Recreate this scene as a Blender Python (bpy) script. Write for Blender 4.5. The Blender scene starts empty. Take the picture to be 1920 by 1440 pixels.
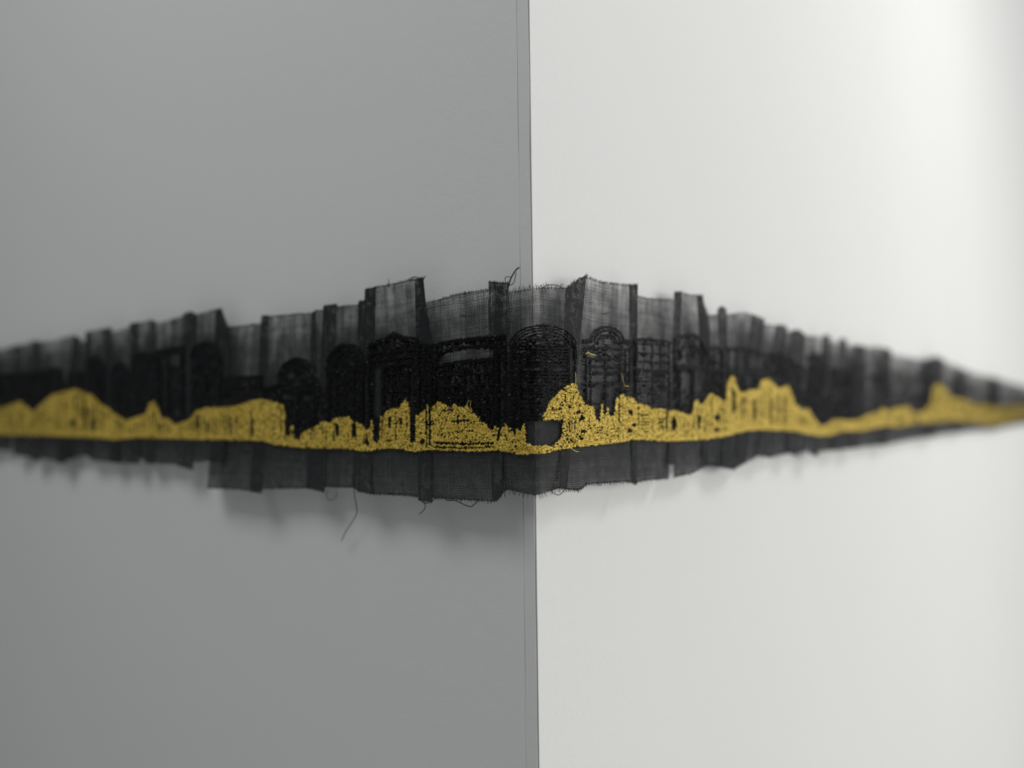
import bpy, math, random
import numpy as np
from mathutils import Matrix, Vector

rng = np.random.default_rng(7)
random.seed(7)
SC = bpy.context.scene
COL = SC.collection

# ------------------------------------------------------------------ camera
FPX = 1440.0                       # focal length in pixels of the 1920 px wide frame
YAW = math.radians(38.4)           # optical axis against the normal of the left wall
PITCH = math.atan(45.0 / FPX)
ROLL = -0.0122
DIST = 0.44                        # depth of the wall corner
ZC = 1.40                          # eye height
fh = np.array([-math.sin(YAW), math.cos(YAW), 0.0])
rh = np.array([math.cos(YAW), math.sin(YAW), 0.0])
zz = np.array([0, 0, 1.0])
fw = fh * math.cos(PITCH) + zz * math.sin(PITCH)
up0 = zz * math.cos(PITCH) - fh * math.sin(PITCH)
rt = rh * math.cos(ROLL) + up0 * math.sin(ROLL)
up = up0 * math.cos(ROLL) - rh * math.sin(ROLL)
CAM = np.array([0, 0, ZC]) - fh * DIST - rh * (42.0 / FPX) * DIST

cam_data = bpy.data.cameras.new('camera')
cam = bpy.data.objects.new('camera', cam_data)
COL.objects.link(cam)
M = Matrix.Identity(4)
for i in range(3):
    M[i][0], M[i][1], M[i][2], M[i][3] = rt[i], up[i], -fw[i], CAM[i]
cam.matrix_world = M
cam_data.sensor_width = 36.0
cam_data.sensor_fit = 'HORIZONTAL'
cam_data.lens = FPX / 1920.0 * 36.0
cam_data.clip_start = 0.01
cam_data.dof.use_dof = True
cam_data.dof.focus_distance = DIST + 0.012
cam_data.dof.aperture_fstop = 2.45
SC.camera = cam

# ------------------------------------------------------------------ world, lamps, exposure
SC.view_settings.view_transform = 'Standard'
SC.view_settings.look = 'None'
SC.view_settings.gamma = 1.0
SC.view_settings.use_curve_mapping = False
SC.view_settings.exposure = 0.0
SC.cycles.max_bounces = 10
SC.cycles.transparent_max_bounces = 24

world = bpy.data.worlds.new('world')
SC.world = world
world.use_nodes = True
world.node_tree.nodes['Background'].inputs[0].default_value = (0.93, 0.97, 1.0, 1)
world.node_tree.nodes['Background'].inputs[1].default_value = 0.13


def area(name, loc, target, sx, sy, power, color):
    d = bpy.data.lights.new(name, 'AREA')
    d.shape = 'RECTANGLE'
    d.size, d.size_y = sx, sy
    d.energy = power
    d.color = color
    o = bpy.data.objects.new(name, d)
    COL.objects.link(o)
    o.location = loc
    o.rotation_euler = (Vector(target) - Vector(loc)).to_track_quat('-Z', 'Y').to_euler()
    return o


# daylight of a tall window opposite the bright wall, and a ceiling fixture in front of the shaded wall
area('window_light', (3.4, 2.5, 1.80), (0.0, 2.4, 1.55), 5.0, 1.6, 89.0, (1.0, 0.985, 0.96))
area('ceiling_light', (-0.25, -1.05, 2.88), (-0.25, -0.9, 0.0), 1.1, 0.7, 13.4, (0.98, 1.0, 0.985))
area('ceiling_light', (1.15, 1.1, 2.88), (1.0, 1.1, 0.0), 0.5, 0.5, 14.0, (1.0, 0.99, 0.97))


# ------------------------------------------------------------------ helpers
def link(name, me, parent=None, mat=None, label=None, kind=None):
    o = bpy.data.objects.new(name, me)
    COL.objects.link(o)
    if mat is not None and len(me.materials) == 0:
        me.materials.append(mat)
    if parent is not None:
        o.parent = parent
    if label:
        o['label'] = label
    if kind:
        o['kind'] = kind
    return o


def mesh_np(name, V, F, smooth=False):
    me = bpy.data.meshes.new(name)
    V = np.asarray(V, dtype=np.float64).reshape(-1, 3)
    n = len(F)
    if isinstance(F, np.ndarray):
        sizes = np.full(n, F.shape[1])
        flat = F.ravel()
    else:
        sizes = np.array([len(f) for f in F])
        flat = np.concatenate([np.asarray(f) for f in F]) if n else np.zeros(0, int)
    me.vertices.add(len(V))
    me.vertices.foreach_set('co', V.ravel())
    me.loops.add(len(flat))
    me.loops.foreach_set('vertex_index', flat.astype(np.int32))
    me.polygons.add(n)
    st = np.concatenate([[0], np.cumsum(sizes)[:-1]]) if n else np.zeros(0)
    me.polygons.foreach_set('loop_start', st.astype(np.int32))
    me.polygons.foreach_set('loop_total', sizes.astype(np.int32))
    me.polygons.foreach_set('use_smooth', np.full(n, bool(smooth)))
    me.update(calc_edges=True)
    me.validate()
    return me


def dirs(x, y):
    x = np.asarray(x, float)
    y = np.asarray(y, float)
    return fw + rt * ((x - 960.0) / FPX)[..., None] + up * ((720.0 - y) / FPX)[..., None]


def hit(x, y, d, e=0.007):
    """point at the height and place (x, y measured in the photograph) standing d in front of the two walls"""
    D = dirs(x, y)
    d = np.asarray(d, float)
    tl = (-d - CAM[1]) / D[..., 1]
    tr = (d - CAM[0]) / np.minimum(D[..., 0], -1e-3)
    t = 0.5 * (tl + tr + np.sqrt((tl - tr) ** 2 + e * e))
    return CAM + D * t[..., None]


def wall_normal(x, y):
    D = dirs(x, y)
    tl = (-0.009 - CAM[1]) / D[..., 1]
    tr = (0.009 - CAM[0]) / np.minimum(D[..., 0], -1e-3)
    w = np.clip((tr - tl) / 0.012 * 0.5 + 0.5, 0, 1)[..., None]
    n = (1 - w) * np.array([0, -1.0, 0]) + w * np.array([1.0, 0, 0])
    return n / np.linalg.norm(n, axis=-1, keepdims=True)


XS = np.arange(-400, 2040, 1.0)
_P = hit(XS, np.full_like(XS, 765.0), 0.009)
ZS = ((_P - CAM) @ fw)


def zscale(x):
    return DIST / np.interp(x, XS, ZS)


def pl(pts, x):
    p = np.asarray(pts, float)
    return np.interp(x, p[:, 0], p[:, 1])


# ------------------------------------------------------------------ materials
def new_mat(name):
    m = bpy.data.materials.new(name)
    m.use_nodes = True
    nt = m.node_tree
    return m, nt, nt.nodes['Principled BSDF'], nt.nodes['Material Output']


def math_node(nt, op, a, b=None, c=None):
    n = nt.nodes.new('ShaderNodeMath')
    n.operation = op
    for i, v in enumerate((a, b, c)):
        if v is None:
            continue
        if isinstance(v, (int, float)):
            n.inputs[i].default_value = v
        else:
            nt.links.new(v, n.inputs[i])
    return n.outputs[0]


def noise(nt, vec, scale, detail=2.0, dims='3D'):
    n = nt.nodes.new('ShaderNodeTexNoise')
    n.noise_dimensions = dims
    n.inputs['Scale'].default_value = scale
    n.inputs['Detail'].default_value = detail
    if vec is not None:
        nt.links.new(vec, n.inputs['W' if dims == '1D' else 'Vector'])
    return n


def paint(name, color, rough, bump=0.25):
    m, nt, b, out = new_mat(name)
    tc = nt.nodes.new('ShaderNodeTexCoord')
    n1 = noise(nt, tc.outputs['Object'], 420, 3)
    n2 = noise(nt, tc.outputs['Object'], 90, 2)
    n3 = noise(nt, tc.outputs['Object'], 2.2, 2)
    h = math_node(nt, 'ADD', math_node(nt, 'MULTIPLY', n1.outputs[0], 0.55), n2.outputs[0])
    bp = nt.nodes.new('ShaderNodeBump')
    bp.inputs['Strength'].default_value = bump
    bp.inputs['Distance'].default_value = 0.0009
    nt.links.new(h, bp.inputs['Height'])
    nt.links.new(bp.outputs[0], b.inputs['Normal'])
    mx = nt.nodes.new('ShaderNodeMix')
    mx.data_type = 'RGBA'
    mx.inputs['A'].default_value = (*color, 1)
    mx.inputs['B'].default_value = (color[0] * 0.965, color[1] * 0.97, color[2] * 0.975, 1)
    nt.links.new(n3.outputs[0], mx.inputs['Factor'])
    nt.links.new(mx.outputs['Result'], b.inputs['Base Color'])
    b.inputs['Roughness'].default_value = rough
    b.inputs['Specular IOR Level'].default_value = 0.3
    return m


M_WALL = paint('matt_white_wall_paint', (0.80, 0.80, 0.785), 0.6)
M_TRIM = paint('corner_strip_paint', (0.785, 0.785, 0.77), 0.6)
M_CEIL = paint('ceiling_paint', (0.88, 0.90, 0.93), 0.8)
M_FLOOR = paint('pale_floor_screed', (0.62, 0.62, 0.61), 0.5)


def gauze_material():
    m, nt, b, out = new_mat('black_woven_gauze')
    uv = nt.nodes.new('ShaderNodeUVMap')
    uv.uv_map = 'weave'
    at = nt.nodes.new('ShaderNodeAttribute')
    at.attribute_name = 'dens'
    sep = nt.nodes.new('ShaderNodeSeparateXYZ')
    nt.links.new(uv.outputs[0], sep.inputs[0])
    # threads wander: low-frequency and fine displacement of the weave
    w1 = noise(nt, uv.outputs[0], 55, 2)
    w2 = noise(nt, uv.outputs[0], 420, 1)
    sc = nt.nodes.new('ShaderNodeSeparateColor')
    nt.links.new(w1.outputs['Color'], sc.inputs[0])
    sc2 = nt.nodes.new('ShaderNodeSeparateColor')
    nt.links.new(w2.outputs['Color'], sc2.inputs[0])

    def coord(base, lo, hi, pitch):
        a = math_node(nt, 'MULTIPLY_ADD', lo, 0.0032, base)
        a = math_node(nt, 'MULTIPLY_ADD', hi, 0.0006, a)
        return math_node(nt, 'DIVIDE', a, pitch)
    cu = coord(sep.outputs[0], sc.outputs[0], sc2.outputs[0], 0.00120)
    cv = coord(sep.outputs[1], sc.outputs[1], sc2.outputs[1], 0.00092)
    patch = noise(nt, uv.outputs[0], 120, 3)
    grow = math_node(nt, 'MULTIPLY_ADD', patch.outputs[0], 0.30, -0.15)

    def thread(c, seed, k):
        fr = math_node(nt, 'FRACT', c)
        dist = math_node(nt, 'ABSOLUTE', math_node(nt, 'SUBTRACT', fr, 0.5))       # 0 at thread centre
        idn = noise(nt, math_node(nt, 'ADD', math_node(nt, 'FLOOR', c), seed), 3.7, 0, '1D')
        half = math_node(nt, 'MULTIPLY_ADD', idn.outputs[0], 0.20, -0.10)
        half = math_node(nt, 'ADD', half, math_node(nt, 'MULTIPLY', at.outputs['Fac'], k))
        half = math_node(nt, 'ADD', half, grow)
        mr = nt.nodes.new('ShaderNodeMapRange')
        mr.interpolation_type = 'SMOOTHSTEP'
        nt.links.new(math_node(nt, 'SUBTRACT', dist, half), mr.inputs['Value'])
        mr.inputs['From Min'].default_value = -0.07
        mr.inputs['From Max'].default_value = 0.07
        mr.inputs['To Min'].default_value = 1.0
        mr.inputs['To Max'].default_value = 0.0
        return mr.outputs[0], dist
    a1, d1 = thread(cu, 13.3, 0.5)
    a2, d2 = thread(cv, 71.9, 0.5)
    alpha = math_node(nt, 'MAXIMUM', a1, a2)
    alpha = math_node(nt, 'MULTIPLY_ADD', alpha, 0.93, 0.05)
    tone = noise(nt, uv.outputs[0], 900, 2)
    cr = nt.nodes.new('ShaderNodeMix')
    cr.data_type = 'RGBA'
    cr.inputs['A'].default_value = (0.010, 0.011, 0.012, 1)
    cr.inputs['B'].default_value = (0.040, 0.041, 0.043, 1)
    nt.links.new(tone.outputs[0], cr.inputs['Factor'])
    nt.links.new(cr.outputs['Result'], b.inputs['Base Color'])
    b.inputs['Roughness'].default_value = 0.85
    b.inputs['Specular IOR Level'].default_value = 0.25
    nt.links.new(alpha, b.inputs['Alpha'])
    bp = nt.nodes.new('ShaderNodeBump')
    bp.inputs['Strength'].default_value = 0.6
    bp.inputs['Distance'].default_value = 0.0003
    hgt = math_node(nt, 'SUBTRACT', 1.0, math_node(nt, 'MINIMUM', d1, d2))
    nt.links.new(hgt, bp.inputs['Height'])
    nt.links.new(bp.outputs[0], b.inputs['Normal'])
    return m


def thread_material(name, dark, light, rough, metal, spec):
    m, nt, b, out = new_mat(name)
    at = nt.nodes.new('ShaderNodeAttribute')
    at.attribute_name = 'tone'
    cr = nt.nodes.new('ShaderNodeMix')
    cr.data_type = 'RGBA'
    cr.clamp_factor = False
    cr.inputs['A'].default_value = (*dark, 1)
    cr.inputs['B'].default_value = (*light, 1)
    nt.links.new(at.outputs['Fac'], cr.inputs['Factor'])
    nt.links.new(cr.outputs['Result'], b.inputs['Base Color'])
    b.inputs['Roughness'].default_value = rough
    b.inputs['Metallic'].default_value = metal
    b.inputs['Specular IOR Level'].default_value = spec
    return m


M_GAUZE = gauze_material()
M_BLACK = thread_material('black_embroidery_thread', (0.0018, 0.0018, 0.0022), (0.020, 0.020, 0.023), 0.38, 0.0, 0.2)
M_GROUND = thread_material('black_thread_ground', (0.002, 0.002, 0.0025), (0.007, 0.007, 0.008), 0.8, 0.0, 0.08)
M_GOLD = thread_material('gold_metallic_thread', (0.72, 0.49, 0.06), (1.0, 0.785, 0.16), 0.32, 0.12, 0.6)
M_LOOSE = thread_material('loose_black_thread', (0.012, 0.012, 0.013), (0.03, 0.03, 0.032), 0.7, 0.0, 0.3)

# ------------------------------------------------------------------ setting: two walls meeting in an outside corner
FLOOR_Z, CEIL_Z = 0.0, ZC + 1.80
ZLEN = CEIL_Z - FLOOR_Z


def box_mesh(name, lo, hi):
    (x0, y0, z0), (x1, y1, z1) = lo, hi
    V = [(x0, y0, z0), (x1, y0, z0), (x1, y1, z0), (x0, y1, z0), (x0, y0, z1), (x1, y0, z1), (x1, y1, z1), (x0, y1, z1)]
    F = [(0, 3, 2, 1), (4, 5, 6, 7), (0, 1, 5, 4), (1, 2, 6, 5), (2, 3, 7, 6), (3, 0, 4, 7)]
    return mesh_np(name, V, F)


def column_mesh(name, section, levels):
    """closed vertical prism whose plan section is given per level (wavering edges)"""
    V, F = [], []
    n = len(section(levels[0]))
    for z in levels:
        V += [(x, y, z) for x, y in section(z)]
    for i in range(len(levels) - 1):
        for k in range(n):
            a, b2 = i * n + k, i * n + (k + 1) % n
            F.append((a, b2, b2 + n, a + n))
    F.append(tuple(range(n))[::-1])
    F.append(tuple(range((len(levels) - 1) * n, len(levels) * n)))
    return mesh_np(name, V, F)


def waver(seed, amp, scales=(0.011, 0.03, 0.09)):
    r = np.random.default_rng(seed)
    ph = r.uniform(0, 6.28, len(scales))
    wt = r.uniform(0.5, 1.0, len(scales))

    def f(z):
        return amp * sum(w * math.sin(z / s + p) for w, s, p in zip(wt, scales, ph)) / len(scales)
    return f


levels = np.concatenate([[FLOOR_Z, 0.6, 1.0], np.arange(1.10, 1.72, 0.004), [1.9, 2.5, CEIL_Z]])
seam = waver(3, 0.00035)
nose = waver(5, 0.00055, (0.013, 0.04, 0.02))
SEAM = -0.0089
GAP = lambda z: 0.00048 + 0.00012 * math.sin(z * 61) + 0.00010 * math.sin(z * 23 + 1)
wl = column_mesh('wall_left', lambda z: [(-3.2, 0.0), (SEAM - GAP(z) + seam(z), 0.0), (SEAM - GAP(z) + seam(z), 0.012), (SEAM - 0.003, 0.14), (-3.2, 0.14)], levels)
wlo = link('wall_left', wl, None, M_WALL, 'shaded grey-white painted wall left of the outside corner', 'structure')
tm = column_mesh('trim_1', lambda z: [(SEAM + seam(z), 0.0105), (SEAM + seam(z), -0.0003), (SEAM + 0.0003 + seam(z), -0.00045), (-0.0014 + nose(z), -0.00045), (-0.0009 + nose(z), -0.0001), (-0.0009 + nose(z), 0.0105)], levels)
link('trim_1', tm, None, M_TRIM, 'narrow painted corner strip between a hairline crack and the wall edge', 'structure')
wr = column_mesh('wall_right', lambda z: [(-0.0006 + 0.6 * nose(z), 0.0004), (0.0, 0.0), (0.0, 5.6), (-0.14, 5.6), (-0.14, 0.15), (SEAM - 0.002, 0.15), (SEAM - 0.002, 0.0108), (-0.0006 + 0.6 * nose(z), 0.0108)], levels)
link('wall_right', wr, None, M_WALL, 'bright white painted wall right of the outside corner', 'structure')
link('floor', box_mesh('floor', (-3.2, -3.5, -0.1), (4.5, 5.6, 0.0)), None, M_FLOOR, 'pale grey floor below the walls', 'structure')
link('ceiling', box_mesh('ceiling', (-3.2, -3.5, CEIL_Z), (4.5, 5.6, CEIL_Z + 0.1)), None, M_CEIL, 'white ceiling above the right wall', 'structure')

# ------------------------------------------------------------------ the gauze ribbon
RIB = bpy.data.objects.new('gauze_ribbon', None)
COL.objects.link(RIB)
RIB.location = (0, 0, 0)
RIB['label'] = 'pleated black gauze ribbon with embroidered doorways and gold skyline wrapping the wall corner'
RIB['category'] = 'textile'
RIB.empty_display_size = 0.05


def tube_mesh(name, paths, radii, sides=4, tone=None):
    V, F, T = [], [], []
    for p, r in zip(paths, radii):
        p = np.asarray(p, float)
        n = len(p)
        tg = np.gradient(p, axis=0)
        tg /= np.linalg.norm(tg, axis=1, keepdims=True) + 1e-12
        ref = np.array([0.37, -0.83, 0.41])
        a = np.cross(tg, ref)
        a /= np.linalg.norm(a, axis=1, keepdims=True) + 1e-12
        b2 = np.cross(tg, a)
        base = sum(len(v) for v in V)
        rr = np.full(n, r) * np.concatenate([np.ones(n - 1), [0.45]])
        ang = np.arange(sides) * 2 * math.pi / sides
        ring = p[:, None, :] + rr[:, None, None] * (a[:, None, :] * np.cos(ang)[None, :, None] + b2[:, None, :] * np.sin(ang)[None, :, None])
        V.append(ring.reshape(-1, 3))
        for i in range(n - 1):
            for k in range(sides):
                k2 = (k + 1) % sides
                F.append((base + i * sides + k, base + i * sides + k2, base + (i + 1) * sides + k2, base + (i + 1) * sides + k))
        F.append(tuple(base + k for k in range(sides))[::-1])
        F.append(tuple(base + (n - 1) * sides + k for k in range(sides)))
    me = mesh_np(name, np.concatenate(V), F, True)
    at = me.attributes.new('tone', 'FLOAT', 'POINT')
    at.data.foreach_set('value', rng.uniform(0, 1, len(me.vertices)).astype(np.float32))
    return me


DM = 0.0085                         # how far the embroidered middle stands off the wall


def curve_dx(ed, v):
    if not ed:
        return np.zeros_like(v)
    return pl(ed, v)


def panel_points(top, bot, s, v, dt, db, le=None, re_=None, extra=0.0, ripple=0.0007, seed=0):
    top, bot = np.asarray(top, float), np.asarray(bot, float)
    tx = top[0, 0] + (top[-1, 0] - top[0, 0]) * s
    bx = bot[0, 0] + (bot[-1, 0] - bot[0, 0]) * s
    ty, by = np.interp(tx, top[:, 0], top[:, 1]), np.interp(bx, bot[:, 0], bot[:, 1])
    x = tx + (bx - tx) * v + curve_dx(le, v) * (1 - s) + curve_dx(re_, v) * s
    y = ty + (by - ty) * v
    wt = np.clip(1 - v / 0.30, 0, 1) ** 1.5
    wb = np.clip((v - 0.80) / 0.20, 0, 1) ** 1.5
    r = np.random.default_rng(seed)
    a, b2, c = r.uniform(0, 6.28, 3)
    d = DM + (dt - DM) * wt + (db - DM) * wb + extra
    d = d + ripple * (wt + wb) * (np.sin(s * 7 + a + v * 3) + 0.6 * np.sin(s * 17 + b2) + 0.4 * np.sin(v * 9 + c))
    return x, y, d


def sheet(name, layers, dens, parent=None, seed=0):
    """one cloth mesh of one or more layers, each (x, y, d) grid of nv rows by nu columns"""
    V, F, UV, DN = [], [], [], []
    r = np.random.default_rng(seed)
    base = 0
    for (x, y, d) in layers:
        P = hit(x, y, d)
        nv, nu = x.shape
        V.append(P.reshape(-1, 3))
        idx = np.arange(nv * nu).reshape(nv, nu) + base
        F.append(np.stack([idx[:-1, :-1], idx[1:, :-1], idx[1:, 1:], idx[:-1, 1:]], -1).reshape(-1, 4))
        u = P[..., 0] + P[..., 1]
        w = P[..., 2]
        t = r.uniform(-0.05, 0.05)
        UV.append(np.stack([u * math.cos(t) - (w - ZC) * math.sin(t) + r.uniform(0, 1), u * math.sin(t) + (w - ZC) * math.cos(t) + r.uniform(0, 1)], -1).reshape(-1, 2))
        vv = np.linspace(0, 1, nv)[:, None] * np.ones((1, nu))
        DN.append((dens[0] + (dens[1] - dens[0]) * np.clip((vv - 0.35) / 0.45, 0, 1) + np.convolve(r.normal(0, 0.13, nu + 4), (0.25, 0.5, 0.25), 'same')[2:2 + nu][None, :] * (1 - vv)).ravel())
        base += nv * nu
    V, F, UV, DN = np.concatenate(V), np.concatenate(F), np.concatenate(UV), np.concatenate(DN)
    me = mesh_np(name, V, F, True)
    lay = me.uv_layers.new(name='weave')
    li = np.empty(len(me.loops), np.int32)
    me.loops.foreach_get('vertex_index', li)
    lay.data.foreach_set('uv', UV[li].ravel().astype(np.float32))
    at = me.attributes.new('dens', 'FLOAT', 'POINT')
    at.data.foreach_set('value', DN.astype(np.float32))
    return link(name, me, parent or RIB, M_GAUZE)


def fringe(parent, xy_d, length, lean, seed, sign):
    """frayed thread ends along an edge; xy_d = callable s -> (x, y, d) and its width in metres"""
    r = np.random.default_rng(seed)
    fn, x0, x1 = xy_d
    a, b2 = hit(*[np.array([q]) for q in fn(0.0)])[0], hit(*[np.array([q]) for q in fn(1.0)])[0]
    width = np.linalg.norm(a - b2)
    n = max(3, int(width / 0.0012))
    n = min(n, 90)
    paths, radii = [], []
    for i in range(n):
        s = min(1, max(0, (i + 0.5 + r.uniform(-0.3, 0.3)) / n))
        if r.uniform() < 0.15:
            continue
        x, y, d = fn(s)
        p = hit(np.array([x]), np.array([y]), np.array([d]))[0]
        L = length * r.uniform(0.25, 1.15)
        side = (rh * r.normal(lean, 0.35))
        nn = wall_normal(np.array([x]), np.array([y]))[0] * r.normal(0.1, 0.3)
        q1 = p + (zz * sign + side * 0.5 + nn) * L * 0.5
        q2 = p + (zz * sign * 0.95 + side + nn) * L
        paths.append([p - zz * sign * 0.0012, p, q1, q2])
        radii.append(0.00019 * r.uniform(0.8, 1.3))
    me = tube_mesh('frayed_edge', paths, radii, 3)
    link('frayed_edge', me, parent, M_LOOSE, None, 'stuff')


# panels (P) and pleats (F): top edge points, bottom edge points, stand-off at the top and bottom (mm), bowed sides
PAN = [
    ('P', [(-200, 684), (-150, 672)], [(-205, 836), (-152, 838)], 7, 7),
    ('F', [(-154, 672), (-140, 668)], [(-158, 840), (-140, 842)], 9, 9),
    ('P', [(-142, 674), (-88, 664)], [(-142, 840), (-90, 842)], 8, 7),
    ('F', [(-92, 662), (-78, 664)], [(-94, 846), (-78, 848)], 9, 9),
    ('P', [(-80, 668), (-20, 657)], [(-80, 842), (-22, 844)], 7, 7),
    ('F', [(-24, 656), (-12, 657)], [(-26, 846), (-14, 848)], 9, 9),
    ('P', [(-14, 659), (31, 647)], [(-16, 840), (21, 846)], 7, 8),
    ('F', [(29, 647), (42, 646)], [(24, 852), (40, 856)], 10, 10),
    ('P', [(40, 648), (64, 639)], [(38, 855), (60, 858)], 7, 7),
    ('F', [(62, 638), (76, 640)], [(58, 864), (78, 864)], 11, 10),
    ('P', [(74, 641), (100, 640), (118, 633)], [(76, 858), (109, 866)], 8, 8),
    ('P', [(116, 633), (142, 628)], [(107, 866), (140, 860)], 9, 8),
    ('F', [(138, 628), (152, 634)], [(106, 868), (124, 870)], 11, 11),
    ('P', [(150, 641), (166, 637)], [(122, 862), (163, 853)], 7, 7),
    ('F', [(160, 623), (170, 620)], [(158, 853), (176, 863)], 11, 10),
    ('P', [(168, 621), (200, 615)], [(174, 864), (228, 868)], 9, 9),
    ('F', [(194, 616), (210, 613)], [(205, 867), (222, 869)], 12, 10),
    ('P', [(208, 623), (244, 613)], [(218, 868), (248, 869)], 8, 8),
    ('F', [(242, 607), (260, 603)], [(244, 870), (262, 870)], 12, 11),
    ('P', [(256, 606), (283, 600)], [(260, 858), (282, 868)], 8, 7),
    ('F', [(281, 598), (294, 603)], [(272, 869), (290, 871)], 12, 10),
    ('P', [(292, 606), (345, 592)], [(288, 869), (333, 871)], 9, 9),
    ('F', [(343, 588), (358, 583), (371, 590)], [(331, 873), (362, 882)], 13, 12),
    ('P', [(369, 590), (414, 578)], [(360, 866), (404, 863)], 10, 7),
    ('F', [(404, 581), (416, 578)], [(392, 860), (420, 862)], 13, 8, None, [(0, 0), (.12, 12), (.3, 15), (1, 0)]),
    ('P', [(424, 614), (491, 606)], [(388, 915), (444, 917), (489, 922)], 7, 12, [(0, 0), (.5, -4), (.8, -2), (1, 0)], None),
    ('F', [(490, 592), (504, 591)], [(468, 921), (492, 925)], 13, 13),
    ('P', [(502, 593), (560, 588), (587, 587)], [(490, 916), (592, 915)], 10, 11),
    ('F', [(584, 586), (593, 583)], [(574, 915), (594, 918)], 12, 11),
    ('P', [(590, 583), (610, 580)], [(592, 916), (606, 919)], 10, 10),
    ('F', [(606, 573), (632, 570)], [(588, 918), (609, 923)], 13, 13),
    ('P', [(630, 574), (676, 571)], [(607, 913), (668, 914)], 10, 10),
    ('F', [(672, 565), (688, 562)], [(660, 914), (676, 922)], 12, 12),
    ('F', [(684, 542), (705, 538)], [(670, 921), (697, 927)], 15, 13),
    ('P', [(702, 538), (740, 531), (769, 524), (794, 521)], [(694, 926), (760, 929), (786, 932)], 13, 11, None, [(0, 0), (.1, 4), (.18, 9), (.27, 18), (.5, 14), (1, 0)]),
    ('F', [(778, 523), (794, 520)], [(784, 938), (811, 942)], 15, 14, None, [(0, 0), (.1, 2), (.18, 6), (.27, 11), (.5, 7), (1, 0)]),
    ('P', [(797, 568), (822, 562), (852, 552), (880, 547), (919, 542)], [(808, 934), (861, 937), (926, 940)], 7, 12),
    ('F', [(916, 527), (936, 529), (954, 530)], [(922, 940), (932, 940), (941, 930)], 12, 14),
    ('P', [(953, 548), (980, 543), (1020, 538), (1050, 539), (1072, 540)], [(938, 930), (951, 918), (978, 924), (1003, 929), (1020, 925), (1047, 916), (1062, 917)], 6, 9),
    ('F', [(1060, 542), (1073, 531), (1099, 517)], [(1049, 916), (1056, 917), (1063, 918)], 12, 12),
    ('P', [(1097, 518), (1128, 528), (1164, 533), (1196, 534)], [(1060, 918), (1086, 920), (1101, 908), (1150, 905), (1173, 903), (1190, 906)], 10, 11),
    ('F', [(1179, 534), (1196, 534)], [(1185, 904), (1194, 907)], 13, 12),
    ('P', [(1194, 555), (1219, 560), (1263, 562)], [(1189, 906), (1205, 901), (1254, 897)], 8, 9),
    ('F', [(1264, 547), (1279, 547)], [(1253, 870), (1266, 872)], 12, 9),
    ('P', [(1276, 548), (1295, 553), (1318, 554)], [(1263, 894), (1297, 888), (1322, 874)], 11, 10, None, [(0, 0), (.05, 2), (.1, 8), (.2, 12), (.5, 8), (1, 0)]),
    ('F', [(1307, 553), (1318, 554)], [(1319, 876), (1326, 872)], 12, 12, None, [(0, 0), (.05, 2), (.1, 8), (.2, 12), (.5, 8), (1, 0)]),
    ('P', [(1326, 592), (1350, 590)], [(1322, 871), (1347, 874)], 8, 8),
    ('F', [(1345, 580), (1353, 573), (1362, 580)], [(1355, 876), (1377, 881)], 13, 11),
    ('P', [(1360, 592), (1380, 588), (1396, 586), (1418, 593)], [(1340, 873), (1375, 878), (1386, 871)], 9, 9),
    ('F', [(1408, 590), (1420, 593), (1434, 599)], [(1376, 880), (1400, 866)], 12, 11),
    ('P', [(1430, 609), (1456, 611)], [(1382, 872), (1408, 862), (1422, 853)], 8, 8),
    ('F', [(1453, 611), (1464, 609), (1477, 614)], [(1420, 853), (1446, 858)], 11, 11),
    ('P', [(1470, 625), (1486, 622)], [(1442, 857), (1480, 848)], 8, 8),
    ('F', [(1482, 621), (1498, 618), (1512, 630)], [(1476, 849), (1494, 854)], 12, 11),
    ('P', [(1508, 631), (1547, 633)], [(1490, 850), (1514, 843)], 8, 8),
    ('F', [(1543, 630), (1549, 627), (1556, 632)], [(1516, 848), (1534, 857)], 12, 12),
    ('P', [(1552, 641), (1574, 643)], [(1530, 848), (1568, 843)], 8, 8),
    ('F', [(1572, 637), (1581, 632), (1588, 638)], [(1558, 845), (1580, 844)], 12, 10),
    ('P', [(1584, 646), (1609, 648)], [(1574, 843), (1604, 840)], 8, 8),
    ('F', [(1600, 646), (1622, 648)], [(1590, 842), (1612, 840)], 11, 11),
    ('P', [(1618, 652), (1642, 650), (1664, 652)], [(1608, 839), (1640, 836), (1660, 833)], 9, 8),
    ('F', [(1654, 652), (1672, 656)], [(1650, 836), (1664, 835)], 11, 10),
    ('P', [(1662, 658), (1681, 666), (1740, 676)], [(1658, 834), (1694, 827), (1732, 820)], 8, 8),
    ('F', [(1738, 674), (1756, 667), (1772, 675)], [(1738, 821), (1754, 819)], 13, 11),
    ('P', [(1732, 676), (1745, 675), (1770, 676), (1802, 690)], [(1726, 821), (1797, 810)], 9, 8),
    ('F', [(1796, 688), (1812, 694)], [(1792, 812), (1806, 810)], 11, 10),
    ('P', [(1804, 692), (1839, 703), (1870, 709)], [(1800, 809), (1866, 805)], 8, 8),
    ('F', [(1860, 706), (1876, 711)], [(1858, 807), (1872, 805)], 11, 10),
    ('P', [(1868, 709), (1920, 724), (1975, 740)], [(1864, 805), (1920, 795), (1975, 786)], 8, 8),
]
FRINGE = {953: (0.0026, 0.0024), 797: (0.0012, 0.0013), 1097: (0.0010, 0.0014), 1060: (0.0020, 0.0016)}
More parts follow.
